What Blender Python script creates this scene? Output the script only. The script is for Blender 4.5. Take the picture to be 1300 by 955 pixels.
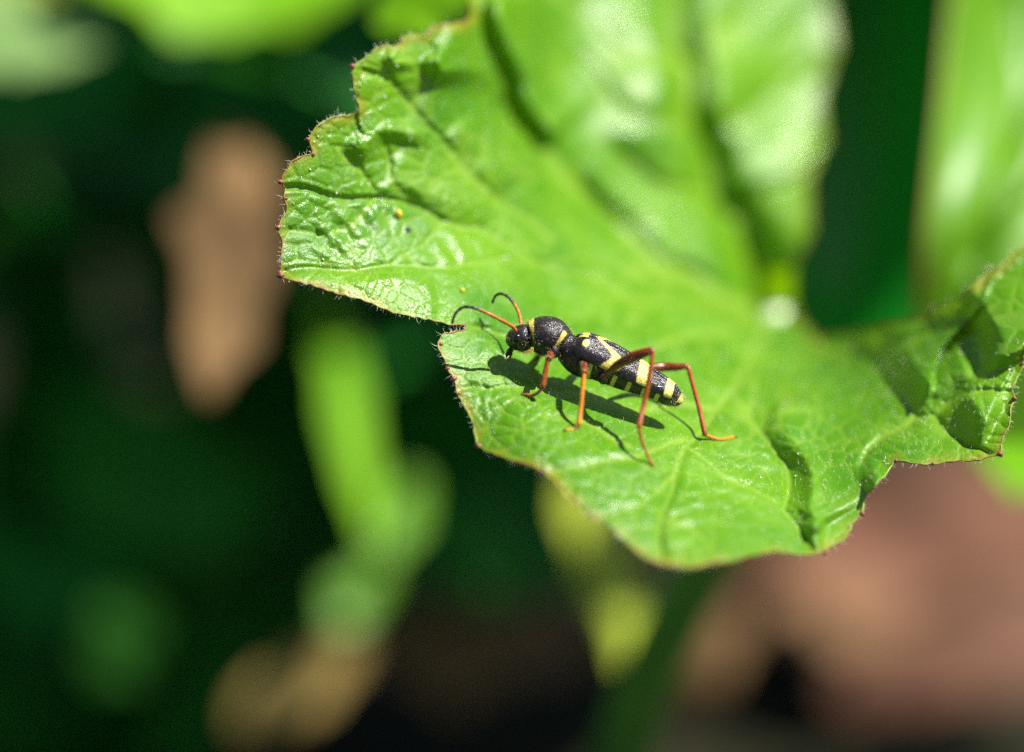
import bpy, math, random
import numpy as np
from mathutils import Vector, Matrix
from mathutils.geometry import delaunay_2d_cdt

random.seed(11); rng = np.random.default_rng(11)
SC = bpy.context.scene
COL = SC.collection
for o in list(bpy.data.objects): bpy.data.objects.remove(o)
# one Blender unit is one centimetre
SC.unit_settings.system = 'METRIC'; SC.unit_settings.scale_length = 0.01

# ------------------------------------------------------------------ camera
CAM_H, PITCH, FOC, HALF = 17.8, math.radians(25), 25.0, 2.7
cam_d = bpy.data.cameras.new('camera'); cam = bpy.data.objects.new('camera', cam_d); COL.objects.link(cam)
cam.location = (0, 0, CAM_H); cam.rotation_euler = (math.pi/2 - PITCH, 0, 0)
cam_d.sensor_width = 36; cam_d.lens = 18*FOC/HALF
cam_d.clip_start = 0.5; cam_d.clip_end = 6000
APERTURE = 1.6                                   # diameter in cm
cam_d.dof.use_dof = True; cam_d.dof.focus_distance = FOC
cam_d.dof.aperture_fstop = (cam_d.lens*1e-3)/APERTURE
SC.camera = cam
CR = np.array([1., 0, 0]); CU = np.array([0, math.sin(PITCH), math.cos(PITCH)]); CF = np.array([0, math.cos(PITCH), -math.sin(PITCH)])
C0 = np.array([0, 0, CAM_H])
K = 2*HALF/1300                                  # cm per photo pixel at the focus distance
def P(px, py, d):
    "a point in the garden: its place across the view and its distance d"
    px, py, d = np.asarray(px, float), np.asarray(py, float), np.asarray(d, float)
    k = K*d/FOC
    return C0 + ((px-650)*k)[..., None]*CR + ((477.5-py)*k)[..., None]*CU + d[..., None]*CF

# ------------------------------------------------------------------ sky, sun, exposure
S_CAM = np.array([.55, .80, -.32])               # towards the sun: right, up, forward
SUN = S_CAM[0]*CR + S_CAM[1]*CU + S_CAM[2]*CF; SUN /= np.linalg.norm(SUN)
elev = math.asin(SUN[2]); azim = math.atan2(SUN[0], SUN[1])
W = bpy.data.worlds.new('World'); SC.world = W; W.use_nodes = True
wn = W.node_tree.nodes; bg = wn['Background']
sky = wn.new('ShaderNodeTexSky'); sky.sky_type = 'NISHITA'; sky.sun_disc = False
sky.sun_elevation = elev; sky.sun_rotation = azim
W.node_tree.links.new(sky.outputs[0], bg.inputs[0]); bg.inputs[1].default_value = 0.05
sl = bpy.data.lights.new('sun', 'SUN'); so = bpy.data.objects.new('sun', sl); COL.objects.link(so)
sl.energy = 5.0; sl.angle = math.radians(.5); sl.color = (1, .96, .88)
so.rotation_euler = Vector(SUN).to_track_quat('Z', 'Y').to_euler(); so.location = tuple(SUN*300)
SC.view_settings.view_transform = 'Standard'; SC.view_settings.look = 'None'
SC.view_settings.exposure = 1.0; SC.view_settings.gamma = 1
SC.render.engine = 'CYCLES'; SC.cycles.use_denoising = False
SC.cycles.max_bounces = 8; SC.cycles.transmission_bounces = 6; SC.cycles.sample_clamp_indirect = 4

# ------------------------------------------------------------------ materials
def new_mat(name):
    m = bpy.data.materials.new(name); m.use_nodes = True
    nt = m.node_tree; b = nt.nodes['Principled BSDF']
    return m, nt, b, nt.nodes['Material Output']
def node(nt, t, **kw):
    n = nt.nodes.new(t)
    for k, v in kw.items():
        if k.startswith('i_'): n.inputs[k[2:].replace('_', ' ')].default_value = v
        else: setattr(n, k, v)
    return n
def mixc(nt, fac, a, b):
    n = nt.nodes.new('ShaderNodeMix'); n.data_type = 'RGBA'
    for s, v in ((0, fac), (6, a), (7, b)):
        if hasattr(v, 'links'): nt.links.new(v, n.inputs[s])
        else: n.inputs[s].default_value = v if s == 0 else (*v, 1) if len(v) == 3 else v
    return n.outputs[2]
def noise(nt, co, scale, detail=3, rough=.5):
    n = node(nt, 'ShaderNodeTexNoise'); n.inputs['Scale'].default_value = scale
    n.inputs['Detail'].default_value = detail; n.inputs['Roughness'].default_value = rough
    nt.links.new(co, n.inputs['Vector']); return n.outputs['Fac']
def ramp(nt, fac, lo, hi, a=0., b=1.):
    n = node(nt, 'ShaderNodeMapRange'); n.inputs[1].default_value = lo; n.inputs[2].default_value = hi
    n.inputs[3].default_value = a; n.inputs[4].default_value = b
    nt.links.new(fac, n.inputs[0]); return n.outputs[0]
def leaf_mat(name, c1, c2, glow, trans=.35, rough=.4, spec=.5, scale=2., vein=None, bump=None):
    m, nt, b, out = new_mat(name); L = nt.links.new
    co = node(nt, 'ShaderNodeTexCoord').outputs['Object']
    col = mixc(nt, ramp(nt, noise(nt, co, scale, 4), .35, .65), c1, c2)
    if vein:
        at = node(nt, 'ShaderNodeAttribute', attribute_name='vein').outputs['Fac']
        col = mixc(nt, at, col, vein)
        ed = node(nt, 'ShaderNodeAttribute', attribute_name='edge').outputs['Fac']
        col = mixc(nt, ed, col, (.33, .28, .02))
    L(col, b.inputs['Base Color'])
    b.inputs['Roughness'].default_value = rough; b.inputs['Specular IOR Level'].default_value = spec
    tr = node(nt, 'ShaderNodeBsdfTranslucent')
    L(mixc(nt, ramp(nt, noise(nt, co, scale*1.7, 3), .3, .7), glow, tuple(x*.8 for x in glow)), tr.inputs['Color'])
    mx = node(nt, 'ShaderNodeMixShader'); mx.inputs[0].default_value = trans
    L(b.outputs[0], mx.inputs[1]); L(tr.outputs[0], mx.inputs[2]); L(mx.outputs[0], out.inputs['Surface'])
    if bump:
        h = None
        for kind, sc_, amt in bump:
            if kind == 'cell':
                v = node(nt, 'ShaderNodeTexVoronoi'); v.feature = 'SMOOTH_F1'; v.inputs['Scale'].default_value = sc_
                v.inputs['Smoothness'].default_value = .35
                nz = node(nt, 'ShaderNodeTexNoise'); nz.inputs['Scale'].default_value = sc_*.5; L(co, nz.inputs['Vector'])
                ad = node(nt, 'ShaderNodeVectorMath', operation='MULTIPLY_ADD'); L(nz.outputs['Color'], ad.inputs[0])
                ad.inputs[1].default_value = (.8/sc_,)*3; L(co, ad.inputs[2]); L(ad.outputs[0], v.inputs['Vector'])
                f = ramp(nt, v.outputs['Distance'], 0, 1, 1, 0)
            else: f = noise(nt, co, sc_, 3, .6)
            mu = node(nt, 'ShaderNodeMath', operation='MULTIPLY'); L(f, mu.inputs[0]); mu.inputs[1].default_value = amt
            if h is None: h = mu.outputs[0]
            else:
                a = node(nt, 'ShaderNodeMath', operation='ADD'); L(h, a.inputs[0]); L(mu.outputs[0], a.inputs[1]); h = a.outputs[0]
        bp = node(nt, 'ShaderNodeBump'); bp.inputs['Strength'].default_value = 1; bp.inputs['Distance'].default_value = 1
        L(h, bp.inputs['Height']); L(bp.outputs[0], b.inputs['Normal']); L(bp.outputs[0], tr.inputs['Normal'])
        rr = ramp(nt, noise(nt, co, 3.2, 4), .36, .64, rough-.1, rough+.16); L(rr, b.inputs['Roughness'])
    return m
def plain_mat(name, c1, c2, rough=.5, scale=3., spec=.4, sss=0.):
    m, nt, b, out = new_mat(name)
    co = node(nt, 'ShaderNodeTexCoord').outputs['Object']
    nt.links.new(mixc(nt, ramp(nt, noise(nt, co, scale, 4), .35, .65), c1, c2), b.inputs['Base Color'])
    b.inputs['Roughness'].default_value = rough; b.inputs['Specular IOR Level'].default_value = spec
    if sss:
        b.inputs['Subsurface Weight'].default_value = sss; b.inputs['Subsurface Radius'].default_value = (.02, .008, .003)
        b.inputs['Subsurface Scale'].default_value = 1
    return m
M = {}
M['hero'] = leaf_mat('fresh_leaf', (.062, .235, .001), (.148, .355, .0015), (.34, .62, .002), trans=.34, rough=.34, spec=.62, scale=1.3,
                     vein=(.29, .47, .05), bump=[('cell', 42, .0018), ('cell', 85, .0016), ('noise', 150, .0016)])
M['rear'] = leaf_mat('rear_leaf', (.09, .26, .006), (.14, .33, .008), (.32, .62, .008), trans=.3, rough=.43, spec=.5, scale=.8)
M['lit_leaf'] = leaf_mat('lit_leaf', (.12, .32, .005), (.17, .38, .008), (.34, .6, .01), trans=.22, rough=.5, spec=.12, scale=.5)
M['pale_leaf'] = leaf_mat('pale_leaf', (.17, .32, .08), (.23, .38, .12), (.3, .5, .06), trans=.3, rough=.45, scale=.5)
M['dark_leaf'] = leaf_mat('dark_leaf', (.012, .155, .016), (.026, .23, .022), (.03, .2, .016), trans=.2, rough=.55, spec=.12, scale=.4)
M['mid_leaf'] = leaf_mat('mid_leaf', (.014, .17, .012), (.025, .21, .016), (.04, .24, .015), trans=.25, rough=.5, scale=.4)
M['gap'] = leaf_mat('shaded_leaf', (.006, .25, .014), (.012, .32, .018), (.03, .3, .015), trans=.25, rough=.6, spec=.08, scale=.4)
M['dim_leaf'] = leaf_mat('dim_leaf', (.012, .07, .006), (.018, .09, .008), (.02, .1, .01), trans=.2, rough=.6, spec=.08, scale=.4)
M['yellow_leaf'] = leaf_mat('yellowing_leaf', (.36, .46, .02), (.45, .5, .03), (.6, .62, .02), trans=.35, rough=.5, scale=.6)
M['tan'] = leaf_mat('dry_tan', (.075, .042, .016), (.215, .125, .055), (.3, .15, .05), trans=.12, rough=.75, spec=.12, scale=.9)
M['sand'] = leaf_mat('dry_straw', (.26, .17, .045), (.34, .23, .07), (.3, .22, .06), trans=.15, rough=.7, spec=.2, scale=.35)
M['brown'] = leaf_mat('dry_brown', (.12, .06, .028), (.2, .11, .05), (.15, .08, .03), trans=.1, rough=.75, spec=.2, scale=.35)
M['pink'] = leaf_mat('dry_pinkish', (.05, .020, .010), (.20, .092, .056), (.12, .055, .03), trans=.12, rough=.7, spec=.2, scale=.75)
M['stem'] = plain_mat('green_stem', (.06, .2, .02), (.1, .26, .03), .45, 2.)
M['margin'] = plain_mat('red_margin', (.20, .30, .03), (.24, .08, .02), .5, 1.6)
M['tooth'] = plain_mat('tooth_tip', (.17, .045, .028), (.28, .10, .06), .4, 30.)
M['hair'] = plain_mat('pale_hair', (.75, .8, .6), (.85, .85, .75), .4, 5.)
M['gold_hair'] = plain_mat('golden_hair', (.5, .42, .16), (.6, .5, .25), .4, 5.)
M['pollen'] = plain_mat('pollen', (.8, .55, .01), (.85, .65, .03), .6, 20.)
M['speck'] = plain_mat('grey_speck', (.06, .07, .06), (.1, .1, .09), .6, 20.)
M['glint'] = plain_mat('pale_glint', (.7, .8, .5), (.75, .82, .6), .3, 5.)  # pale colour imitating a bright droplet glint
M['soil'] = plain_mat('dark_soil', (.008, .012, .005), (.022, .02, .010), .9, .5, .1)
M['femur'] = plain_mat('femur_brown', (.12, .017, .005), (.18, .03, .007), .3, 30., .5, .2)
M['tibia'] = plain_mat('tibia_orange', (.27, .05, .006), (.38, .095, .010), .32, 30., .5, .3)
M['amber'] = plain_mat('tibia_amber', (.62, .25, .012), (.55, .18, .012), .32, 40., .5, .3)
M['eye'] = plain_mat('eye_black', (.006, .006, .006), (.012, .01, .01), .15, 30., .6)
def chitin():
    m, nt, b, out = new_mat('beetle_shell'); L = nt.links.new
    co = node(nt, 'ShaderNodeTexCoord').outputs['Object']
    at = node(nt, 'ShaderNodeAttribute', attribute_name='band').outputs['Fac']
    jag = noise(nt, co, 120, 3, .7)
    ad = node(nt, 'ShaderNodeMath', operation='MULTIPLY_ADD'); L(jag, ad.inputs[0]); ad.inputs[1].default_value = .6; L(at, ad.inputs[2])
    mask = ramp(nt, ad.outputs[0], .74, .84)
    dark = mixc(nt, ramp(nt, noise(nt, co, 70, 3, .6), .4, .62), (.006, .004, .006), (.022, .013, .02))
    dark = mixc(nt, ramp(nt, noise(nt, co, 230, 1), .67, .76, 0, .3), dark, (.26, .22, .2))
    yel = mixc(nt, ramp(nt, noise(nt, co, 90, 3, .7), .35, .65), (.55, .44, .05), (.80, .70, .2))
    L(mixc(nt, mask, dark, yel), b.inputs['Base Color'])
    v = node(nt, 'ShaderNodeTexVoronoi'); v.inputs['Scale'].default_value = 140; L(co, v.inputs['Vector'])
    bp = node(nt, 'ShaderNodeBump'); bp.inputs['Distance'].default_value = .0032; bp.inputs['Strength'].default_value = .8
    L(v.outputs['Distance'], bp.inputs['Height']); L(bp.outputs[0], b.inputs['Normal'])
    b.inputs['Roughness'].default_value = .29; b.inputs['Specular IOR Level'].default_value = .6
    return m
M['chitin'] = chitin()
def antenna_mat():
    m, nt, b, out = new_mat('antenna'); L = nt.links.new
    at = node(nt, 'ShaderNodeAttribute', attribute_name='band').outputs['Fac']
    co = node(nt, 'ShaderNodeTexCoord').outputs['Object']
    c = mixc(nt, at, (.42, .12, .014), (.016, .010, .010)); L(c, b.inputs['Base Color'])
    b.inputs['Roughness'].default_value = .4
    return m
M['antenna'] = antenna_mat()

# ------------------------------------------------------------------ builders
def link(name, me, mat, parent=None, label=None, cat=None, group=None, kind=None, smooth=True):
    o = bpy.data.objects.new(name, me); COL.objects.link(o)
    if mat: me.materials.append(mat)
    if smooth: me.polygons.foreach_set('use_smooth', [True]*len(me.polygons))
    if parent is not None: o.parent = parent
    tag(o, label, cat, group, kind); return o
def tag(o, label=None, cat=None, group=None, kind=None):
    if label: o['label'] = label
    if cat: o['category'] = cat
    if group: o['group'] = group
    if kind: o['kind'] = kind
def mesh(name, v, f):
    me = bpy.data.meshes.new(name); me.from_pydata([tuple(x) for x in v], [], f); me.update(); return me
def attr(me, name, vals):
    a = me.attributes.new(name, 'FLOAT', 'POINT'); a.data.foreach_set('value', np.asarray(vals, np.float32))
def spline(pts, n):
    p = np.asarray(pts, float); q = np.vstack([2*p[0]-p[1], p, 2*p[-1]-p[-2]])
    t = np.linspace(0, len(p)-1, n); i = np.minimum(t.astype(int), len(p)-2); u = (t-i)[:, None]
    a, b, c, d = q[i], q[i+1], q[i+2], q[i+3]
    return .5*((2*b)+(-a+c)*u+(2*a-5*b+4*c-d)*u*u+(-a+3*b-3*c+d)*u**3)
def tube_data(c, r, ring=10):
    c = np.asarray(c, float); n = len(c); r = np.broadcast_to(np.asarray(r, float), (n,))
    t = np.gradient(c, axis=0); t /= np.linalg.norm(t, axis=1)[:, None]+1e-12
    a = np.array([0.31, .87, .4]); a -= t[0]*a.dot(t[0]); a /= np.linalg.norm(a)
    V = []
    for i in range(n):
        a = a - t[i]*a.dot(t[i]); a /= np.linalg.norm(a); b = np.cross(t[i], a)
        for k in range(ring):
            w = 2*math.pi*k/ring; V.append(c[i]+r[i]*(math.cos(w)*a+math.sin(w)*b))
    F = [(i*ring+k, i*ring+(k+1) % ring, (i+1)*ring+(k+1) % ring, (i+1)*ring+k) for i in range(n-1) for k in range(ring)]
    V.append(c[0]-t[0]*r[0]*.5); V.append(c[-1]+t[-1]*r[-1]*.5); e0, e1 = len(V)-2, len(V)-1
    F += [(e0, (k+1) % ring, k) for k in range(ring)] + [(e1, (n-1)*ring+k, (n-1)*ring+(k+1) % ring) for k in range(ring)]
    return V, F
def tube(name, pts, radii, mat, parent=None, n=24, ring=10, smooth_pts=True, **kw):
    c = spline(pts, n) if smooth_pts else np.asarray(pts)
    x = np.linspace(0, 1, len(c)); rr = np.interp(x, np.linspace(0, 1, len(radii)), radii)
    V, F = tube_data(c, rr, ring)
    return link(name, mesh(name, V, F), mat, parent, **kw)
def blob(name, c, r, mat, parent=None, axes=None, **kw):
    V, F = [], []; n, m = 9, 14; A = np.eye(3) if axes is None else np.asarray(axes); r = np.broadcast_to(r, (3,))
    for i in range(n+1):
        for k in range(m):
            th, ph = math.pi*i/n, 2*math.pi*k/m
            V.append(c + A.T @ (r*np.array([math.sin(th)*math.cos(ph), math.sin(th)*math.sin(ph), math.cos(th)])))
    F = [(i*m+k, i*m+(k+1) % m, (i+1)*m+(k+1) % m, (i+1)*m+k) for i in range(n) for k in range(m)]
    return link(name, mesh(name, V, F), mat, parent, **kw)
def hairs_data(base, direc, length, rad):
    V, F = [], []
    for p, d, l in zip(base, direc, length):
        d = d/np.linalg.norm(d); a = np.cross(d, [.3, .5, .81]); a /= np.linalg.norm(a); b = np.cross(d, a)
        side = np.cross(d, rng.normal(size=3)); k = len(V)
        mid = p+d*l*.55
        for c, r in ((p, rad), (mid, rad*.75)):
            for w in (0, 2.094, 4.189): V.append(c+r*(math.cos(w)*a+math.sin(w)*b))
        V.append(p+d*l+side*l*.25)
        for j in range(3):
            F.append((k+j, k+(j+1) % 3, k+3+(j+1) % 3, k+3+j)); F.append((k+3+j, k+3+(j+1) % 3, k+6))
    return V, F

# ------------------------------------------------------------------ ground
g = np.sinh(np.linspace(-1, 1, 121)*5.2)/math.sinh(5.2)*2500
X, Y = np.meshgrid(g, g+38)
Z = .35*np.sin(X*.9+1.3)*np.cos(Y*.8)+.2*np.sin(X*2.3+Y*1.7)
Z *= np.exp(-((X)**2+(Y-38)**2)/900)
n = 121
me = mesh('soil_ground', np.stack([X, Y, Z-.4], -1).reshape(-1, 3), [(i*n+j, i*n+j+1, (i+1)*n+j+1, (i+1)*n+j) for i in range(n-1) for j in range(n-1)])
link('ground', me, M['soil'], label='dark damp soil under the plants', kind='structure')

# ------------------------------------------------------------------ the big toothed leaf
OUT = [(1296,450),(1299,462),(1291,480),(1284,492),(1288,506),(1281,520),(1281,536),(1272,556),(1270,577),(1255,579),(1240,583),(1215,585),(1190,588),(1160,587),(1137,583),
 (1128,598),(1112,612),(1098,628),(1095,650),(1080,664),(1072,684),(1056,692),(1046,701),(1020,703),(990,700),(950,705),(925,713),(905,715),(880,719),(850,718),(832,714),(815,705),
 (800,690),(785,680),(766,662),(750,655),(735,640),(720,630),(704,608),(690,597),(670,590),(650,585),(625,573),(608,567),(603,552),(601,536),(592,515),(582,500),(576,480),(568,470),(565,455),(557,440),(561,425),
 (592,419),(594,413),(575,411),(560,408),(540,405),(520,401),(500,395),(480,388),(455,379),(430,372),(410,366),(390,361),(372,355),(356,350),(359,338),(356,325),(360,312),(357,300),(353,289),(362,278),(366,264),(360,250),(363,238),(356,231),(366,217),
 (371,206),(384,199),(397,196),(396,186),(391,177),(400,165),(412,156),(424,149),(440,147),(456,143),(458,132),(452,118),(450,100),(447,84),(458,79),(466,73),(480,63),(492,59),(507,59),(511,48),(525,44),(543,49),(545,37),(565,32),(595,28),
 (603,12),(585,-30),(600,-80),(700,-130),(950,-130),(1030,-100),(1052,0),(1060,60),(1040,120),(1046,180),(1024,230),(1030,290),(1010,330),(1004,392),(1040,434),(1070,424),(1100,419),(1140,409),(1180,402),(1192,388),(1212,386),(1226,368),(1240,363),(1256,344),(1276,336),(1290,318),(1330,310),(1342,375),(1322,428)]
CTRL = [(862,512,.436),(932,554,.31),(828,592,-.36),(721,545,-.3),(666,503,-.12),(650,455,.16),(750,440,.68),(850,440,1.12),(700,400,.82),(600,450,.03),(620,520,-.2),
 (608,565,-.3),(558,432,0),(690,600,-.6),(750,655,-.85),(815,705,-1.0),(870,720,-1.05),(950,705,-.85),(1045,698,-.45),(1095,630,-.15),(1137,584,0),(1265,578,-.1),(1285,500,.1),
 (1296,450,.25),(1340,330,.7),(1255,350,.8),(1190,400,1.0),(1100,420,1.7),(1040,432,2.2),(985,400,2.75),(880,620,-.36),(1000,600,.15),(940,660,-.52),(1000,500,1.0),(1100,520,.65),
 (1180,470,.62),(1100,600,.0),(900,480,.95),(920,420,1.8),(1190,550,.15),(358,350,-.1),(357,232,0),(392,178,.1),(448,84,.25),(512,48,.5),(595,28,1.0),(450,350,.03),(520,400,.03),
 (590,412,.13),(450,270,.22),(550,300,.5),(650,330,.85),(550,200,.65),(500,130,.45),(600,120,1.05),(650,200,1.35),(700,300,1.35),(800,370,1.5),(650,60,1.9),(700,0,2.55),(700,130,2.3),
 (760,250,2.15),(850,330,2.2),(865,100,2.75),(920,250,2.8),(850,0,3.15),(780,50,2.75),(1040,150,3.45),(1000,330,2.8),(1060,0,3.9),(950,-200,4.0),(700,-150,3.1),(1050,-120,3.9),(800,150,2.5)]
class TPS:
    def __init__(s, c, reg=.3):
        c = np.asarray(c, float); s.p = c[:, :2]/100; n = len(c)
        A = np.zeros((n+3, n+3)); A[:n, :n] = s.ker(s.p, s.p)+reg*.02*np.eye(n)
        A[:n, n] = 1; A[:n, n+1:] = s.p; A[n, :n] = 1; A[n+1:, :n] = s.p.T
        s.w = np.linalg.solve(A, np.r_[c[:, 2], 0, 0, 0])
    @staticmethod
    def ker(a, b):
        r2 = ((a[:, None]-b[None])**2).sum(-1); return .5*r2*np.log(r2+1e-12)
    def __call__(s, q):
        q = np.asarray(q, float)/100; return s.ker(q, s.p) @ s.w[:-3]+s.w[-3]+q @ s.w[-2:]
tps = TPS(CTRL)
def polydist(q, pl):
    "distance, signed side, fade at the ends"
    pl = np.asarray(pl, float); best = np.full(len(q), 1e9); sd = np.zeros(len(q)); al = np.zeros(len(q))
    L = np.r_[0, np.cumsum(np.linalg.norm(np.diff(pl, axis=0), axis=1))]
    for i in range(len(pl)-1):
        a, b = pl[i], pl[i+1]; d = b-a; l = np.linalg.norm(d)
        t = np.clip(((q-a) @ d)/l**2, 0, 1); v = q-a-t[:, None]*d; r = np.hypot(v[:, 0], v[:, 1])
        c = (d[0]*(q[:, 1]-a[1])-d[1]*(q[:, 0]-a[0]))/l
        m = r < best; best[m] = r[m]; sd[m] = np.sign(c[m]); al[m] = L[i]+t[m]*l
    e = np.minimum(al, L[-1]-al)
    return best, sd, np.clip(e/18, 0, 1), al/L[-1]
def sm(x): x = np.clip(x, 0, 1); return x*x*(3-2*x)
# main veins (path, depth of the groove, half width)
VEINS = [([(985,400),(900,392),(800,375),(720,348),(620,300),(560,278),(531,268),(478,252),(420,250),(362,235)], .035, 7),
 ([(985,400),(860,360),(740,330),(625,335),(515,343),(470,341),(420,345),(358,349)], .022, 6),
 ([(985,400),(850,345),(760,262),(690,190),(650,130),(632,80),(612,20),(600,-20)], .2, 15),
 ([(700,300),(640,262),(600,225),(553,170),(525,137),(497,109),(450,86)], .03, 7),
 ([(985,400),(960,330),(925,255),(890,170),(868,80),(850,-60),(850,-240)], .3, 22),
 ([(985,400),(940,470),(900,535),(872,570),(855,609),(845,660),(838,712)], .05, 8),
 ([(985,400),(955,480),(947,530),(980,560),(998,595),(998,650),(1026,690)], .03, 6),
 ([(985,400),(1044,438),(1104,452),(1122,484),(1159,526),(1187,528),(1228,567),(1266,577)], .03, 6),
 ([(1159,526),(1118,563),(1086,597)], .04, 7), ([(1187,528),(1219,507),(1250,497),(1284,494)], .03, 6),
 ([(985,400),(850,440),(760,452),(680,440),(620,428),(592,416)], .05, 10),
 ([(900,520),(800,520),(720,500),(660,490),(620,500),(585,490)], .03, 9),
 ([(872,560),(800,580),(740,600),(690,597)], .03, 9), ([(800,560),(760,545),(720,532),(690,526)], .02, 7),
 ([(531,268),(500,225),(486,187)], .02, 6), ([(429,191),(457,212),(480,245)], .02, 6), ([(478,252),(440,285),(400,300),(358,292)], .018, 6),
 ([(560,278),(530,310),(500,342)], .012, 5), ([(525,137),(545,95),(545,50)], .03, 7), ([(1104,452),(1160,430),(1219,406),(1262,350)], .03, 7),
 ([(868,80),(780,60),(700,-20),(660,-90)], .05, 16), ([(890,170),(800,140),(720,70)], .045, 11), ([(925,255),(850,240),(770,180)], .07, 9), ([(890,170),(980,130),(1045,60)], .06, 13), ([(925,255),(1000,240),(1045,190)], .1, 10), ([(868,80),(950,20),(1040,-80)], .06, 14),
 ([(855,609),(800,640),(770,660)], .02, 7), ([(872,570),(930,610),(990,640)], .012, 5), ([(845,660),(900,690),(930,708)], .015, 6)]
# puckers: one side of the vein climbs steeply (path, side, height, climb width, fall-off length)
STEPS = [([(958,536),(980,562),(998,597),(1000,650),(1028,690)], -1, .15, 30, 45),
 ([(1080,452),(1108,458),(1130,490),(1159,526),(1187,528)], -1, .15, 46, 100), ([(1184,526),(1206,548),(1230,568),(1258,576)], -1, .15, 42, 80),
 ([(1075,612),(1092,594),(1110,580)], 1, .13, 28, 50), ([(1172,404),(1219,408),(1238,440),(1250,474)], -1, .15, 40, 80), ([(1185,527),(1219,508),(1249,499)], -1, .07, 32, 50),
 ([(425,188),(457,213),(486,188),(529,199),(550,170)], -1, .07, 22, 34), ([(470,72),(497,109),(530,90)], -1, .07, 20, 30), ([(515,80),(545,112),(590,118),(640,150)], -1, .14, 30, 60),
 ([(553,170),(600,228),(640,262)], -1, .06, 28, 60), ([(480,250),(560,276),(620,298)], -1, .045, 28, 60), ([(362,346),(470,340),(560,346)], 1, .05, 20, 60),
 ([(690,455),(640,466),(600,462)], 1, .03, 14, 40), ([(1010,662),(1040,650),(1066,662)], 1, .1, 20, 40), ([(606,-10),(628,70),(650,128),(690,188)], -1, .34, 24, 34)]
OUTA = np.array(OUT, float)
CELLS = rng.uniform([340, -60], [1350, 730], (2100, 2))
WN = [(rng.normal(size=2)/55, rng.uniform(0, 6.28), rng.uniform(.3, 1)) for _ in range(26)]
def relief(q):
    q = np.asarray(q, float); h = np.zeros(len(q)); ve = np.zeros(len(q))
    wob = sum(a*np.sin(q @ k*1.0+p) for k, p, a in WN)/5
    h += .014*wob
    qw = q+np.stack([4*np.sin(q[:, 1]/17)+3*np.sin(q[:, 0]/11), 4*np.sin(q[:, 0]/19)+3*np.sin(q[:, 1]/13)], 1)
    for pl, a, w in VEINS:
        r, s, e, al = polydist(qw, pl); ww = w*(1.25-.6*al); g_ = np.exp(-(r/ww)**2)
        h -= a*g_*np.clip(e*1.5+.3, 0, 1); ve = np.maximum(ve, np.exp(-(r/(ww*.45))**2)*(.75-.3*al))
    for pl, side, A, w, L in STEPS:
        r, s, e, al = polydist(qw, pl); r = np.where(s == side, r, 0)
        h += A*sm(r/w)*np.exp(-np.maximum(r-w, 0)/L)*sm(e)
    # quilting between the smallest veins
    d1 = np.full(len(q), 1e9); d2 = np.full(len(q), 1e9)
    for i in range(0, len(q), 4000):
        D = ((qw[i:i+4000, None]-CELLS[None])**2*np.array([1, 1.8])).sum(-1); D.partition(1, axis=1)
        d1[i:i+4000], d2[i:i+4000] = np.sqrt(D[:, 0]), np.sqrt(D[:, 1])
    qu = sm((d2-d1)/13); fine = 1-sm((d2-d1)/4.5); h += .004*qu-.006*fine; ve = np.maximum(ve, (.32+.2*np.sin(q[:, 0]/61+1)*np.sin(q[:, 1]/47))*fine)
    x, y = q[:, 0], q[:, 1]
    def box(x0, x1, y0, y1, f): return sm((x-x0)/f)*sm((x1-x)/f)*sm((y-y0)/f)*sm((y1-y)/f)
    h += .006*(1+.6*np.sin(x/37+y/19))*np.sin((y+.12*x+5*np.sin(x/23)+9*np.sin(x/61+y/33))*2*math.pi/15)*box(840, 1000, 545, 712, 25)
    h += .007*(1+.7*np.sin(x/31+y/23))*np.sin((x*.85-y*.55+7*np.sin(y/37+x/53)+4*np.sin(y/21))*2*math.pi/27)*box(385, 600, 245, 345, 25)
    return h, ve
def leaf_depth(q):
    q = np.atleast_2d(np.asarray(q, float)); h, ve = relief(q)
    return FOC+tps(q)-h, ve
def inside(q, poly):
    x, y = q[:, 0], q[:, 1]; c = np.zeros(len(q), bool); n = len(poly); j = n-1
    for i in range(n):
        xi, yi = poly[i]; xj, yj = poly[j]
        if yi != yj: c ^= ((yi > y) != (yj > y)) & (x < (xj-xi)*(y-yi)/(yj-yi)+xi)
        j = i
    return c
def dense(poly, step):
    o = []
    for i in range(len(poly)):
        a, b = np.array(poly[i], float), np.array(poly[(i+1) % len(poly)], float)
        k = max(1, int(np.linalg.norm(b-a)/step))
        o += [a+(b-a)*t/k for t in range(k)]
    o = np.array(o)
    return o
rim = dense(OUT, 4)
tip_keep = rim.copy()
rim = .25*np.roll(rim, 1, 0)+.5*rim+.25*np.roll(rim, -1, 0)
jx = np.array([1.9*abs(math.sin(i*.83+.6*math.sin(i*.21)))+1.3*math.sin(i*.37+1)+rng.normal()*.5 for i in range(len(rim))])
tn = np.roll(rim, -1, 0)-np.roll(rim, 1, 0); tn /= np.linalg.norm(tn, axis=1)[:, None]+1e-9
nr = np.stack([tn[:, 1], -tn[:, 0]], 1)          # sideways
rim = rim+nr*jx[:, None]*.7
def grid(step, cond):
    gx, gy = np.meshgrid(np.arange(330, 1360, step), np.arange(-270, 730, step))
    q = np.stack([gx.ravel(), gy.ravel()], 1)+rng.uniform(-.2, .2, (gx.size, 2))*step
    q = q[inside(q, OUTA) & cond(q)]; return q
far = lambda q: ((q[:, 1] < 300) & (q[:, 0] > 640+(q[:, 1])*.3)) | (q[:, 1] < 20)
pts = np.vstack([grid(2.2, lambda q: ~far(q)), grid(6.5, far)])
keep = np.ones(len(pts), bool)
for i in range(0, len(pts), 4000):
    keep[i:i+4000] = (((pts[i:i+4000, None]-rim[None])**2).sum(-1).min(1) > 4)
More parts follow.
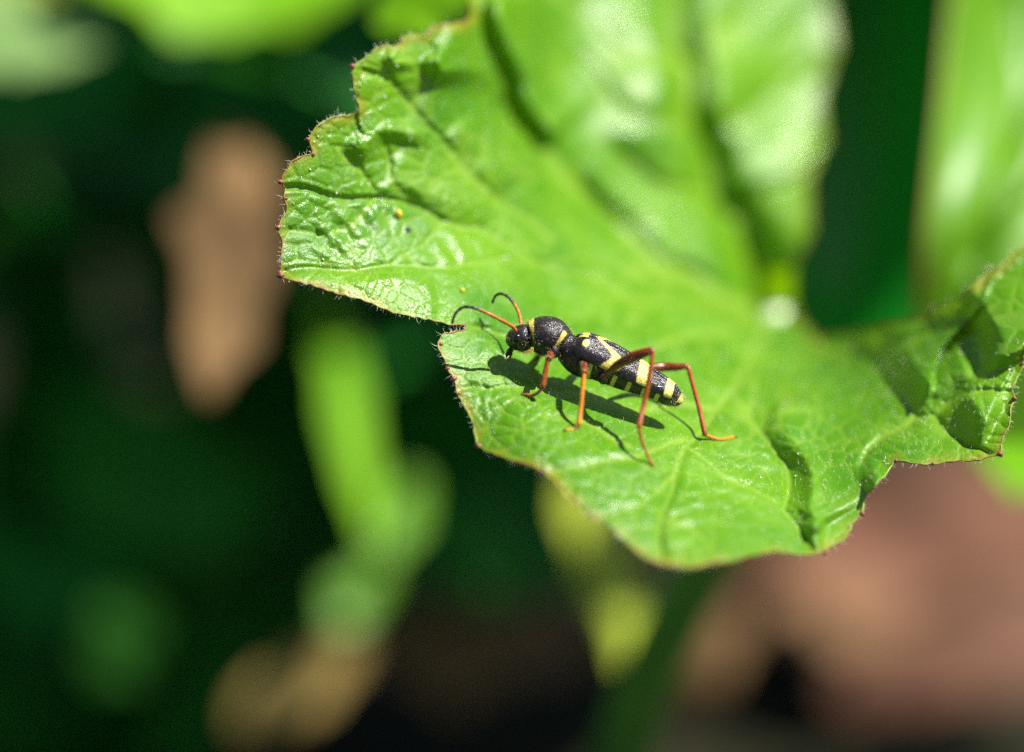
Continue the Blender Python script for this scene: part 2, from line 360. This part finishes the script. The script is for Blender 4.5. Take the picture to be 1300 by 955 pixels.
pts = np.vstack([rim, pts[keep]]); nb = len(rim)
v2, e2, f2, *_ = delaunay_2d_cdt([Vector(p) for p in pts], [], [list(range(nb))], 1, 1e-5)
q = np.array([tuple(v) for v in v2]); dd, ve = leaf_depth(q)
me = mesh('blade', P(q[:, 0], q[:, 1], dd), [tuple(f)[::-1] for f in f2]); attr(me, 'vein', ve)
ed_ = np.concatenate([np.sqrt(((q[i:i+3000, None]-rim[None, ::2])**2).sum(-1).min(1)) for i in range(0, len(q), 3000)])
attr(me, 'edge', np.exp(-(ed_/9)**2)*np.clip(.35+.6*np.sin(q[:, 0]/43+1)*np.sin(q[:, 1]/37+.4)+.25*np.sin(q[:, 0]/9+q[:, 1]/7), 0, .85))
hero = bpy.data.objects.new('toothed_leaf', None); COL.objects.link(hero); hero.location = tuple(P(985, 400, 28.)); bpy.context.view_layer.update()
hero.location = (0, 0, 0)
tag(hero, 'large fresh green toothed leaf cupped upward, carrying the black and yellow beetle', 'leaf')
link('blade', me, M['hero'], hero)
# thickened rim bead
rd, _ = leaf_depth(rim); rp = P(rim[:, 0], rim[:, 1], rd)
loop = np.vstack([rp, rp[:1]])
V, F = tube_data(loop, np.array([.0045+.002*math.sin(i*.9)+.0015*math.sin(i*2.3) for i in range(len(loop))]), 6)
link('leaf_margin', mesh('leaf_margin', V, F), M['margin'], hero)
for (x, y, dx, dy, s) in [(356,350,-9,1,1.2),(353,289,-6,3,1),(356,231,-8,-1,1),(391,177,-4,-3,.9),(447,84,-5,-3,1.2),(509,52,-1,-5,.8),(544,42,-2,-5,.8),(576,481,-7,3,1),(568,468,-5,2,.8),(560,437,-5,0,.8),(608,567,-5,4,1),(583,500,-5,3,.7),
                          (1270,577,3,6,1.2),(1288,506,5,2,1),(1299,462,5,0,.9),(1046,701,0,7,1),(1095,652,4,4,.8),(832,714,-3,5,.8),(905,716,0,5,.9),(750,655,-3,4,.7),(690,598,-4,4,.7),(1137,585,-2,4,.8),(1185,589,1,4,.7),(363,252,-4,1,.7),(398,196,-4,0,.7)]:
    d0 = leaf_depth([(x, y)])[0][0]
    a, b = P(x-dx*.5, y-dy*.5, d0), P(x+dx*.6, y+dy*.6, d0-.01)
    tube('tooth_tip', [a, (a+b)/2, b], [.009*s, .014*s, .003], M['tooth'], hero, n=7, ring=8)
tube('petiole', [P(985, 402, 28.15), P(965, 500, 28.3), P(925, 650, 28.5), P(870, 760, 28.9), P(815, 880, 29.4), P(780, 1020, 30.), P(770, 1150, 30.6)], [.12, .15, .17, .19, .2], M['stem'], hero, n=30, ring=12)
blob('glint_spot', P(984, 399, leaf_depth([(984, 399)])[0][0]-.02), (.10, .10, .06), M['glint'], hero)  # pale blob stands in for a droplet's glint where the veins meet
# hairs along the rim and over the face
sel = [i for i in range(nb) if rim[i, 1] > 20 and not (995 < rim[i, 0] < 1180 and rim[i, 1] < 440)]
idx = rng.choice(sel, 800); base = rp[idx]
nin = inside(rim+nr*2, OUTA); sgn = np.where(nin, -1., 1.)
dirs = (nr[idx, 0]*sgn[idx])[:, None]*CR-(nr[idx, 1]*sgn[idx])[:, None]*CU+rng.normal(size=(len(idx), 3))*.55
V, F = hairs_data(base, dirs, rng.uniform(.015, .065, len(idx))*rng.uniform(.5, 1, len(idx)), .0007)
link('rim_hairs', mesh('rim_hairs', V, F), M['hair'], hero, kind='stuff')
qs = pts[nb:]; qs = qs[(qs[:, 0] < 660) & (qs[:, 1] > 40) | (qs[:, 1] > 430)]
qs = qs[rng.choice(len(qs), 3800, replace=False)]; ds, _ = leaf_depth(qs)
dirs = .25*CR+.8*CU-.5*CF+rng.normal(size=(len(qs), 3))*.4
V, F = hairs_data(P(qs[:, 0], qs[:, 1], ds), dirs, rng.uniform(.012, .036, len(qs)), .0008)
link('face_hairs', mesh('face_hairs', V, F), M['hair'], hero, kind='stuff')
# specks lying on the leaf
def on_leaf(x, y, lift=.0): return P(x, y, leaf_depth([(x, y)])[0][0]-lift)
blob('pollen_grain', on_leaf(506, 272, .012), (.018, .014, .024), M['pollen'], label='yellow pollen grain beside the dark speck on the left lobe', cat='pollen')
blob('pollen_grain', on_leaf(587, 369, .012), (.011, .010, .013), M['pollen'], label='tiny yellow pollen grain above the antenna tips', cat='pollen')
blob('dark_speck', on_leaf(518, 291, .006), (.022, .016, .012), M['speck'], label='small grey speck of dirt just below a yellow pollen grain', cat='dirt')

qs2 = qs[rng.choice(len(qs), 280, replace=False)]+rng.normal(size=(280, 2)); V, F = [], []
d2_, _ = leaf_depth(qs2); pd = P(qs2[:, 0], qs2[:, 1], d2_-.002)
for p in pd:
    r_ = .0017+.0065*rng.uniform()**3; k = len(V)
    V += [p+r_*np.array(a)*rng.uniform(.6, 1.3) for a in ((1,0,0),(-1,0,0),(0,1,0),(0,-1,0),(0,0,1),(0,0,-1))]
    F += [(k+a, k+b, k+4) for a, b in ((0,2),(2,1),(1,3),(3,0))]+[(k+b, k+a, k+5) for a, b in ((0,2),(2,1),(1,3),(3,0))]
link('leaf_dust', mesh('leaf_dust', V, F), M['hair'], None, 'fine pale dust scattered over the toothed leaf', kind='stuff')

# ------------------------------------------------------------------ the beetle
beetle = bpy.data.objects.new('longhorn_beetle', None); COL.objects.link(beetle)
tag(beetle, 'black and yellow banded beetle with rust-orange legs standing on the leaf', 'beetle')
TILT = math.radians(23)
def sections(S, n):
    S = np.asarray(S, float); return spline(S, n)
def frame(c):
    t = np.gradient(c, axis=0); t /= np.linalg.norm(t, axis=1)[:, None]
    n2 = np.stack([t[:, 1], -t[:, 0]], 1)        # up across the body, photo pixels
    return t, n2
def body_point(c, n2, y, z):
    "centre px, up vector, lateral y (towards the camera), dorsal z, all in px"
    up = z*math.cos(TILT)-y*math.sin(TILT); dep = -(z*math.sin(TILT)+y*math.cos(TILT))*K
    return P(c[0]+n2[0]*up, c[1]+n2[1]*up, FOC+dep)
BODY = [(646,440,3,3),(648,438,8,9),(653,434,14,15),(661,430,17,17),(668,427.5,17,16.5),(672.5,426.5,14.5,14.5),(675.5,425.5,19.5,18.5),(679,425.3,23,21.5),(688,425.8,26.5,24.5),(698,427.5,27.5,25.5),(704.5,429.5,26,24),(709.5,432,22.5,21),(713,434.5,18.5,18.5),
        (717,438,16.5,17),(725,444.5,19.5,22),(735,451,22.5,25.5),(745,455,24.5,26),(760,459,25,24.5),(775,466,24.5,23),(790,473,23,21.5),(805,480,21,19.5),(820,487,18.5,17),(835,494.5,15.5,14),(848,501,15,14),(856,505,12.5,12),(862,508.5,9,9),(866,510.5,3,3)]
nS, nR = 150, 40
S = sections(BODY, nS); tb, nb2 = frame(S[:, :2]); V, band = [], []
for i in range(nS):
    x = S[i, 0]
    for k in range(nR):
        th = 2*math.pi*k/nR; y, z = S[i, 2]*math.cos(th), S[i, 3]*math.sin(th)
        V.append(body_point(S[i, :2], nb2[i], y, z))
        b = 0.
        b = max(b, 1-abs(x-676.5)/2.6)                                  # collar
        if abs(math.sin(th)) < .92: b = max(b, 1-abs(x-710.5)/3.6)    # hind edge of the thorax shield
        if z < 6 and x > 740:
            for xb in (752, 785, 803, 822, 838): b = max(b, .84-abs(x-xb)/7)
        if x > 860 and z > 0: b = max(b, .85)
        band.append(max(0, b))
F = [(i*nR+k, i*nR+(k+1) % nR, (i+1)*nR+(k+1) % nR, (i+1)*nR+k) for i in range(nS-1) for k in range(nR)]
F += [tuple(range(nR))[::-1], tuple((nS-1)*nR+k for k in range(nR))]
me = mesh('body', V, F); attr(me, 'band', band); body = link('body', me, M['chitin'], beetle)
EL = [(727,440,17,15),(729,441,22,19),(734,443.5,26.5,23.5),(742,447.5,28.5,26),(755,453.5,29,27),(775,463,28.5,26.5),(795,473,27.5,24.5),(812,481,25.5,22),(828,488.5,22.5,18.5),(840,494.5,20.5,16.5),(849,499,18.3,14.5),(854.5,502,15.5,12.3),(858,504,11.5,10)]
nE, nA = 110, 26
E = sections(EL, nE); te, ne2 = frame(E[:, :2])
for sd in (1, -1):
    V, band = [], []
    for i in range(nE):
        x = E[i, 0]; endf = sm(np.array([(nE-1-i)/7]))[0]*.6+.4
        for k in range(nA):
            u = k/(nA-1); th = math.radians(90-u*86)                 # from the seam down to the side edge
            y = E[i, 2]*math.cos(th)*sd+sd*.5*(1-u); z = E[i, 3]*math.sin(th)
            if u < .06: z -= 1.4*(1-u/.06)
            if u > .93: z -= 1.0*(u-.93)/.07; y -= sd*2.0*(u-.93)/.07
            V.append(body_point(E[i, :2], ne2[i], y, z))
            b = 0.
            xs = x-6*(u-.5)
            if .24 < u < .64: b = max(b, 1.05-((x-739)/5)**2-((u-.43)/.17)**4)     # short shoulder bar
            if x < 738 and u < .2: b = max(b, .8)                                     # mark beside the scutellum
            curve = 752+30*sm(np.array([u/.55]))[0]-10*max(0, u-.55)/.45               # arched second band
            wd = 3.2+5.5*min(1, u/.5)
            if u < .97: b = max(b, 1-(abs(x-curve)/wd)**2*.45)
            c3 = 810+7*u
            if u < .95: b = max(b, 1-((x-c3)/6.2)**2*.45)
            b = max(b, 1-((x-845.5-4*u)/4.6)**2*.45)
            band.append(max(0, b))
    F = [(i*nA+k, i*nA+k+1, (i+1)*nA+k+1, (i+1)*nA+k) for i in range(nE-1) for k in range(nA-1)]
    if sd < 0: F = [f[::-1] for f in F]
    me = mesh('elytron', V, F); attr(me, 'band', band)
    o = link('elytron', me, M['chitin'], beetle)
    so_ = o.modifiers.new('thickness', 'SOLIDIFY'); so_.thickness = .006; so_.offset = -1
# scutellum
i0 = 4
blob('scutellum', body_point((729, 442), ne2[2], 0, 18.5), (.022, .02, .012), M['chitin'], beetle)
# eyes, jaws
hc = np.array([660, 430.]); hn = np.array([.3, -.95])
for sd in (1, -1):
    blob('eye', body_point((657, 430), hn/np.linalg.norm(hn), 13.5*sd, 4), (.026, .026, .036), M['eye'], beetle)
    a, b = body_point((650, 440), hn, 4*sd, -5), body_point((644, 450), hn, 3*sd, -3)
    tube('mandible', [a, (a+b)/2+CR*-.006, b], [.014, .011, .003], M['eye'], beetle, n=8, ring=8)
    a, b = body_point((652, 442), hn, 7*sd, -5), body_point((648, 449), hn, 10*sd, -7)
    tube('palp', [a, (a+b)/2-CF*.01, b], [.006, .006, .004], M['femur'], beetle, n=8, ring=6)
def antenna(path):
    n = 89; c = spline([P(*p) for p in path], n); x = np.linspace(0, 1, n)
    seg = np.abs(np.sin(x*11*math.pi))**.4
    r = (.0105-.003*x)*(.72+.28*seg)
    V, F = tube_data(c, r, 10); me = mesh('antenna', V, F)
    attr(me, 'band', np.r_[np.repeat(sm((x-.36)/.14), 10), 0, 1]); return link('antenna', me, M['antenna'], beetle)
antenna([(655,421,24.92),(651,415,24.90),(635,406,24.85),(617,397,24.82),(602,391,24.8),(589,390,24.8),(580,396,24.8),(576,403,24.8),(574,411,24.82)])
antenna([(661,417,25.08),(661,408,25.1),(658,396,25.14),(652,385,25.17),(645,377,25.18),(636,373,25.19),(629,376,25.2),(625,385,25.2)])
def leg(femur, rf, tibia, rt, tarsus, mf, mt, mta, lab=None):
    f = tube('leg', [P(*p) for p in femur], rf, mf, beetle, n=30, ring=14)
    tube('tibia', [P(*p) for p in tibia], rt, mt, f, n=22, ring=12)
    pts_ = spline([P(*p) for p in tarsus], 40); x = np.linspace(0, 1, 40)
    r = (.0095-.002*x)*(.68+.32*np.abs(np.sin(x*4*math.pi))**.5)
    V, F = tube_data(pts_, r, 10); ts = link('tarsus', mesh('tarsus', V, F), mta, f)
    e = pts_[-1]; dirv = pts_[-1]-pts_[-6]; dirv /= np.linalg.norm(dirv)
    for s_ in (-1, 1):
        si = np.cross(dirv, [0, 0, 1.]); V, F = tube_data([e, e+dirv*.012+si*s_*.006, e+dirv*.02+si*s_*.01-np.array([0, 0, .006])], [.004, .003, .001], 6)
        link('claw', mesh('claw', V, F), M['eye'], f)
    return f
def LD(x, y, lift=.008): return (x, y, float(leaf_depth([(x, y)])[0][0])-lift)
px_ = .00415
# near (left) side
leg([(700,447,24.93),(699,452,24.88),(697,456,24.84)], [.015, .018, .015], [(696,452,24.85),(693,470,24.85),(689,491,24.84)], [.012, .0135, .016, .0135], [(689,491,24.84),(684,498,24.85),(676,502,24.87),LD(664,501)], M['femur'], M['tibia'], M['tibia'])
leg([(741,462,24.88),(742,468,24.82),(742,474,24.78)], [.016, .017, .0145], [(742,470,24.79),(739,500,24.76),(737,520,24.75),(735,540,24.72)], [.012, .0125, .0125, .0145], [(735,540,24.72),(731,544,24.72),(727,545,24.72),LD(719,546)], M['femur'], M['amber'], M['amber'])
leg([(765,482,24.91),(772,474,24.86),(785,463,24.79),(802,454,24.74),(818,448,24.71),(829,444,24.7)], [.011, .0145, .0245, .031, .0265, .0175], [(829,444,24.7),(825,475,24.69),(818,510,24.7),(811,543,24.64)], [.0115, .0125, .013, .0145], [(811,543,24.64),(815,561,24.64),(822,578,24.64),LD(829,592)], M['femur'], M['tibia'], M['tibia'])
# far (right) side
leg([(690,440,25.12),(688,446,25.2),(684,452,25.3)], [.024, .022, .016], [(684,450,25.3),(684,448,25.35),(680,446,25.38)], [.012, .013, .0125], [(680,446,25.38),(676,445,25.36),LD(668,447,.01),LD(660,446,.008)], M['femur'], M['tibia'], M['tibia'])
leg([(742,455,25.12),(748,450,25.22),(756,452,25.34)], [.024, .022, .016], [(756,452,25.34),(762,457,25.42),(768,462,25.48)], [.012, .013, .0125], [(768,462,25.48),(772,462,25.5),LD(778,462,.01),LD(784,464,.008)], M['femur'], M['tibia'], M['tibia'])
leg([(785,482,25.08),(800,476,25.14),(822,468,25.22),(842,466,25.27),(858,466,25.26),(873,465,25.26)], [.011, .015, .023, .026, .0215, .015], [(873,465,25.22),(880,490,25.2),(888,520,25.17),(895,552,25.13)], [.0115, .0125, .013, .0145], [(895,552,25.13),(905,556,25.17),LD(917,558,.012),LD(932,555,.01)], M['femur'], M['tibia'], M['amber'])
# coxae under the body, standing pubescence
for (x, y, d) in [(766,480,24.92),(738,464,24.92),(703,447,24.93),(722,460,24.97)]:
    blob('coxa', P(x, y, d), (.03, .03, .036), M['chitin'], beetle)
cand = np.array([v.co[:] for v in body.data.vertices]); cn = np.array([v.normal[:] for v in body.data.vertices]); cen = np.repeat(P(S[:, 0], S[:, 1], np.full(nS, FOC)), nR, 0)
out_ = cand-cen; out_ /= np.linalg.norm(out_, axis=1)[:, None]+1e-9
ii = rng.choice(len(cand), 1500); tdir = np.repeat(tb, nR, 0)
dirs = out_[ii]+.7*(tdir[ii, :1]*CR-tdir[ii, 1:]*CU)+rng.normal(size=(len(ii), 3))*.3
V, F = hairs_data(cand[ii], dirs, rng.uniform(.012, .03, len(ii)), .0007)
link('body_hairs', mesh('body_hairs', V, F), M['gold_hair'], beetle, kind='stuff')
hb, hd = [], []
for lg in [o for o in beetle.children if o.name.startswith('leg')]:
    for pt in [lg]+[c for c in lg.children if c.name.startswith(('tibia', 'tarsus'))]:
        vs = pt.data.vertices
        for i in rng.choice(len(vs), min(len(vs), 90), replace=False):
            hb.append(np.array(vs[i].co)); hd.append(np.array(vs[i].normal)-np.array([0, 0, .7])+rng.normal(size=3)*.2)
V, F = hairs_data(hb, hd, rng.uniform(.006, .015, len(hb)), .0006)
link('leg_hairs', mesh('leg_hairs', V, F), M['gold_hair'], beetle, kind='stuff')

# ------------------------------------------------------------------ leaves around and behind
FACE = -.5*CF+.7*CU+.5*CR
def leaf(name, a, b, width, mat, label, cat='leaf', group=None, tilt=0., bend=0., fold=.12, shape='oval', wav=.04, stalk=True, seed=0, twist=0.):
    """blade from base a to tip b (px, py, d); width in cm; tilt turns the blade about its length; bend bows it"""
    r = random.Random(seed or hash(label) % 9999)
    A, B = P(*a), P(*b); ax = B-A; Ln = np.linalg.norm(ax); ax /= Ln
    nrm = FACE-ax*FACE.dot(ax); nrm /= np.linalg.norm(nrm); side = np.cross(nrm, ax)
    sd0 = side*math.cos(tilt)+nrm*math.sin(tilt); width = width/max(.4, np.linalg.norm(sd0-CF*sd0.dot(CF)))
    nu, nv = 34, 17; V = []; ph = [r.uniform(0, 6.28) for _ in range(6)]
    for i in range(nu):
        t = i/(nu-1); tl = tilt+twist*(t-.5)
        s_, n_ = side*math.cos(tl)+nrm*math.sin(tl), nrm*math.cos(tl)-side*math.sin(tl)
        if shape == 'drop': w = math.sin(math.pi*min(1, .02+t*.98)**.85)**.65*(1+.2*math.sin(t*17+ph[5])*math.sin(t*math.pi))
        elif shape == 'oval': w = math.sin(math.pi*min(1, .03+t*.97))**.62
        elif shape == 'blade': w = (math.sin(math.pi*min(1, .02+.98*t**1.5)))**.7
        elif shape == 'round': w = math.sqrt(max(0, 1-(2*t-1)**2))
        else: w = (1-t)**.5*min(1, t*6)**.5
        for j in range(nv):
            v = 2*j/(nv-1)-1
            ed = 1+.07*math.sin(t*31+ph[0]+v)+.09*math.sin(t*13+ph[1]+2*v)
            pos = A+ax*(t*Ln)+s_*(v*w*ed*width/2)+n_*(bend*4*t*(1-t)+fold*abs(v)*width*.5*w-fold*.25*width*v*v*w
                  + wav*width*(math.sin(t*9+ph[2])*v+.6*math.sin(t*17+ph[3]+v*3)*abs(v)))
            V.append(pos)
    F = [(i*nv+j, i*nv+j+1, (i+1)*nv+j+1, (i+1)*nv+j) for i in range(nu-1) for j in range(nv-1)]
    o = link(name, mesh(name, V, F), mat, None, label, cat, group)
    mid = np.array([V[i*nv+nv//2] for i in range(nu)])
    tube('midrib', mid[::3], [.018*width**.5+.01, .006], mat, o, n=16, ring=6)
    return o
# rear fold and right hand lobe standing behind the big leaf
CB = [(1160,430,2.3),(1172,300,2.1),(1190,150,2.3),(1206,0,2.65),(1216,-120,2.7),
      (1230,420,2.2),(1250,300,2.25),(1260,150,2.65),(1270,0,3.15),(1330,420,2.2),(1350,250,2.5),(1360,50,3.3),(1300,-150,3.3)]
tb2 = TPS(CB, .02)
gx, gy = np.meshgrid(np.linspace(0, 1, 70), np.linspace(-170, 560, 90)); x0_ = np.interp(gy, [-170, -120, 0, 150, 300, 420, 560], [1222, 1216, 1206, 1190, 1172, 1166, 1180]); gx = x0_+(1400-x0_)*gx; q = np.stack([gx.ravel(), gy.ravel()], 1)
hh = np.zeros(len(q))
for pl, a, w in [([(1200,440),(1260,250),(1330,60),(1380,-60)], .16, 20), ([(1230,330),(1300,260),(1380,230)], .1, 14), ([(1280,190),(1290,80),(1280,-40)], .1, 14)]:
    r_, *_x = polydist(q, pl); hh -= a*np.exp(-(r_/w)**2)
hh += .05*np.sin(q[:, 0]/31+q[:, 1]/47)*sm((q[:, 0]-1180)/40)
dB = FOC+1.1+tb2(q)-hh
FB = [(i*70+j, i*70+j+1, (i+1)*70+j+1, (i+1)*70+j) for i in range(89) for j in range(69)]
link('upright_leaf', mesh('upright_leaf', P(q[:, 0], q[:, 1], dB), FB), M['rear'], None, 'upright bright green leaf out of focus behind the dark gap and the right rim', 'leaf')
B_ = bpy.data.objects['upright_leaf']
tube('leaf_margin', [P(x_, y_, FOC+1.08+tb2([(x_, y_)])[0]) for x_, y_ in ((1166, 420), (1172, 300), (1190, 150), (1206, 0), (1216, -120))], [.016, .016], M['margin'], B_, n=20, ring=6)

leaf('gap_leaf', (1120, 520, 33.2), (1100, -190, 34.2), 2.0, M['gap'], 'dark green shaded leaf seen in the gap between the two bright upright lobes', tilt=-.9, shape='oval', seed=41)
leaf('gap_leaf', (1085, -90, 34), (1045, 400, 32.4), .5, M['mid_leaf'], 'mid green blurred leaf half hidden behind the upright lobe, left of the dark gap', tilt=.1, shape='oval', seed=42)
leaf('dry_leaf', (306, 172, 31.6), (262, 508, 30.2), .62, M['tan'], 'blurred tan dry leaf hanging in the dark left of the toothed leaf', tilt=.05, bend=.1, fold=.02, shape='drop', wav=.03, seed=3)
leaf('grass_blade', (382, 280, 33.4), (468, 695, 31.6), .29, M['lit_leaf'], 'bright green blurred blade widening downward below the left lobe', tilt=0, bend=.1, fold=.05, shape='blade', wav=.02, seed=4)
leaf('small_leaf', (528, 605, 32.7), (492, 710, 32.0), .27, M['rear'], 'small rounded bright leaf beside the tip of the green blade', tilt=.35, fold=.1, shape='oval', seed=5)
leaf('top_leaf', (90, -60, 31.), (470, -40, 31.4), .95, M['lit_leaf'], 'bright green blurred leaf along the top edge, left of the toothed leaf', tilt=.3, bend=-.1, shape='oval', seed=6)
leaf('corner_leaf', (-110, 30, 31.2), (140, 55, 31.), .62, M['pale_leaf'], 'pale green blurred leaf in the top left corner', tilt=.3, shape='oval', seed=7)
leaf('corner_leaf', (-70, -10, 31.6), (95, 0, 31.4), .3, M['yellow_leaf'], 'small yellowish blurred leaf above the pale corner leaf', tilt=.3, shape='oval', seed=27)
leaf('teal_leaf', (190, 50, 32.4), (520, 150, 32.4), .9, M['mid_leaf'], 'dull teal green leaf in shade under the bright top leaf', tilt=-.5, shape='oval', seed=8)
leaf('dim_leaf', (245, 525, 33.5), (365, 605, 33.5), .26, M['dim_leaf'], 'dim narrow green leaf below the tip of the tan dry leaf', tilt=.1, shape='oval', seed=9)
leaf('small_leaf', (482, 705, 33.6), (425, 800, 33.0), .34, M['rear'], 'small bright green leaf touching the top of the straw coloured dry leaf', tilt=.3, fold=.1, shape='oval', wav=.08, seed=10)
leaf('dry_leaf', (300, 925, 32.8), (465, 815, 32.8), .45, M['sand'], 'straw coloured dry leaf on the ground at the bottom edge', tilt=.1, shape='oval', seed=11)
leaf('dry_leaf', (440, 820, 34.5), (770, 810, 34.5), .75, M['brown'], 'dark brown dry leaf on the ground right of the straw coloured leaf', tilt=-.1, shape='oval', seed=12)
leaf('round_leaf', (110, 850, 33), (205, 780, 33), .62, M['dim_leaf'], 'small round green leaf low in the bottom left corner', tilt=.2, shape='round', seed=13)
leaf('teal_leaf', (560, 700, 33), (680, 690, 33), .5, M['mid_leaf'], 'small teal green blurred leaf under the front of the toothed leaf', tilt=-.3, shape='round', seed=14)
leaf('dry_leaf', (960, 700, 37), (1500, 660, 37), 1.15, M['pink'], 'large pinkish brown dry leaf on the ground at the lower right', tilt=.05, bend=.2, shape='oval', wav=.05, seed=15)
leaf('dry_leaf', (1060, 890, 35.5), (1480, 790, 36), .75, M['pink'], 'pinkish brown dry leaf at the bottom edge, below the largest dry leaf', tilt=.1, bend=.2, shape='oval', wav=.06, seed=16)
leaf('dry_leaf', (860, 700, 39), (1150, 790, 38.5), 1.2, M['brown'], 'dark brown dry leaf in the hollow between the pinkish dry leaves', tilt=.1, bend=.1, shape='oval', wav=.06, seed=36)
leaf('dry_leaf', (835, 920, 33.8), (935, 770, 33.8), .6, M['tan'], 'pale curled dry leaf right of the dark petiole', tilt=-.3, bend=.15, shape='oval', seed=17)
leaf('green_leaf', (1240, 560, 29.8), (1400, 590, 29.6), .6, M['lit_leaf'], 'bright green blurred leaf behind the pointed right corner of the toothed leaf', tilt=.2, shape='oval', seed=18)
leaf('yellow_leaf', (722, 550, 32.6), (808, 880, 31.4), .4, M['yellow_leaf'], 'yellow green blurred leaf just below the front rim of the toothed leaf', tilt=-.1, shape='oval', seed=19)
leaf('green_leaf', (475, 22, 28.2), (650, -40, 28.), .5, M['lit_leaf'], 'bright green blurred leaf peeking over the top of the left lobe', tilt=.4, shape='oval', seed=20)
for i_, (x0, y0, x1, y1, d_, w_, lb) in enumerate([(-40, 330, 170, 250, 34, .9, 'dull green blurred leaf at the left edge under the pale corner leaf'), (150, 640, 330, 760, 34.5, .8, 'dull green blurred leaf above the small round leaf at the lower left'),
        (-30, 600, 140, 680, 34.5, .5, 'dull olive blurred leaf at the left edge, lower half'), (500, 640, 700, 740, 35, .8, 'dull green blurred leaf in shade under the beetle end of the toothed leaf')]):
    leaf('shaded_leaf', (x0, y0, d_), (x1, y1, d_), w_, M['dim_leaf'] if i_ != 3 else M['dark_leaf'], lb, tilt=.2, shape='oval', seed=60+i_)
# deep shade: dark leaves low in the undergrowth
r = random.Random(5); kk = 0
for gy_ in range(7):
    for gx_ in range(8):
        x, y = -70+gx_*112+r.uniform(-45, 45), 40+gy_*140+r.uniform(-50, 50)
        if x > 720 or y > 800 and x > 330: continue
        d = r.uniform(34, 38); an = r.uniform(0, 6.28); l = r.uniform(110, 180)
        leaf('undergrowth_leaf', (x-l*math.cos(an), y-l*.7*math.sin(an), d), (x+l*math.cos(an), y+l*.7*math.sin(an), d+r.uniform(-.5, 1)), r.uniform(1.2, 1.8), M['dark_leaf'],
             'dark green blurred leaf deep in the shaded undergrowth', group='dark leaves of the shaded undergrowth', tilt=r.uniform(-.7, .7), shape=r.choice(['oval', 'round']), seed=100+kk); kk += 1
# unseen leaves added above the view, on the sunny side, to shade undergrowth and gap
kk = 0
for tx, ty, d in [(a_, b_, 37) for a_ in (-100, 120, 340, 560, 740) for b_ in (60, 330, 600, 870)]+[(1080, 60, 34.3), (1080, 330, 34.3)]:
    if True:
        pass
        c = P(tx, ty, d)+SUN*(8.5+r.uniform(-.6, .6))
        rel = c-C0; dc = rel.dot(CF); x, y = 650+rel.dot(CR)/(K*dc/FOC), 477.5-rel.dot(CU)/(K*dc/FOC)
        if y > -160: continue
        leaf('shade_leaf', (x-60, y+25, dc-3.2), (x+60, y-25, dc+3.6), 2.4, M['rear'], 'broad unseen leaf added overhead to shade the undergrowth and the gap', group='added shade leaves overhead', tilt=math.radians(60), shape='oval', seed=300+kk); kk += 1
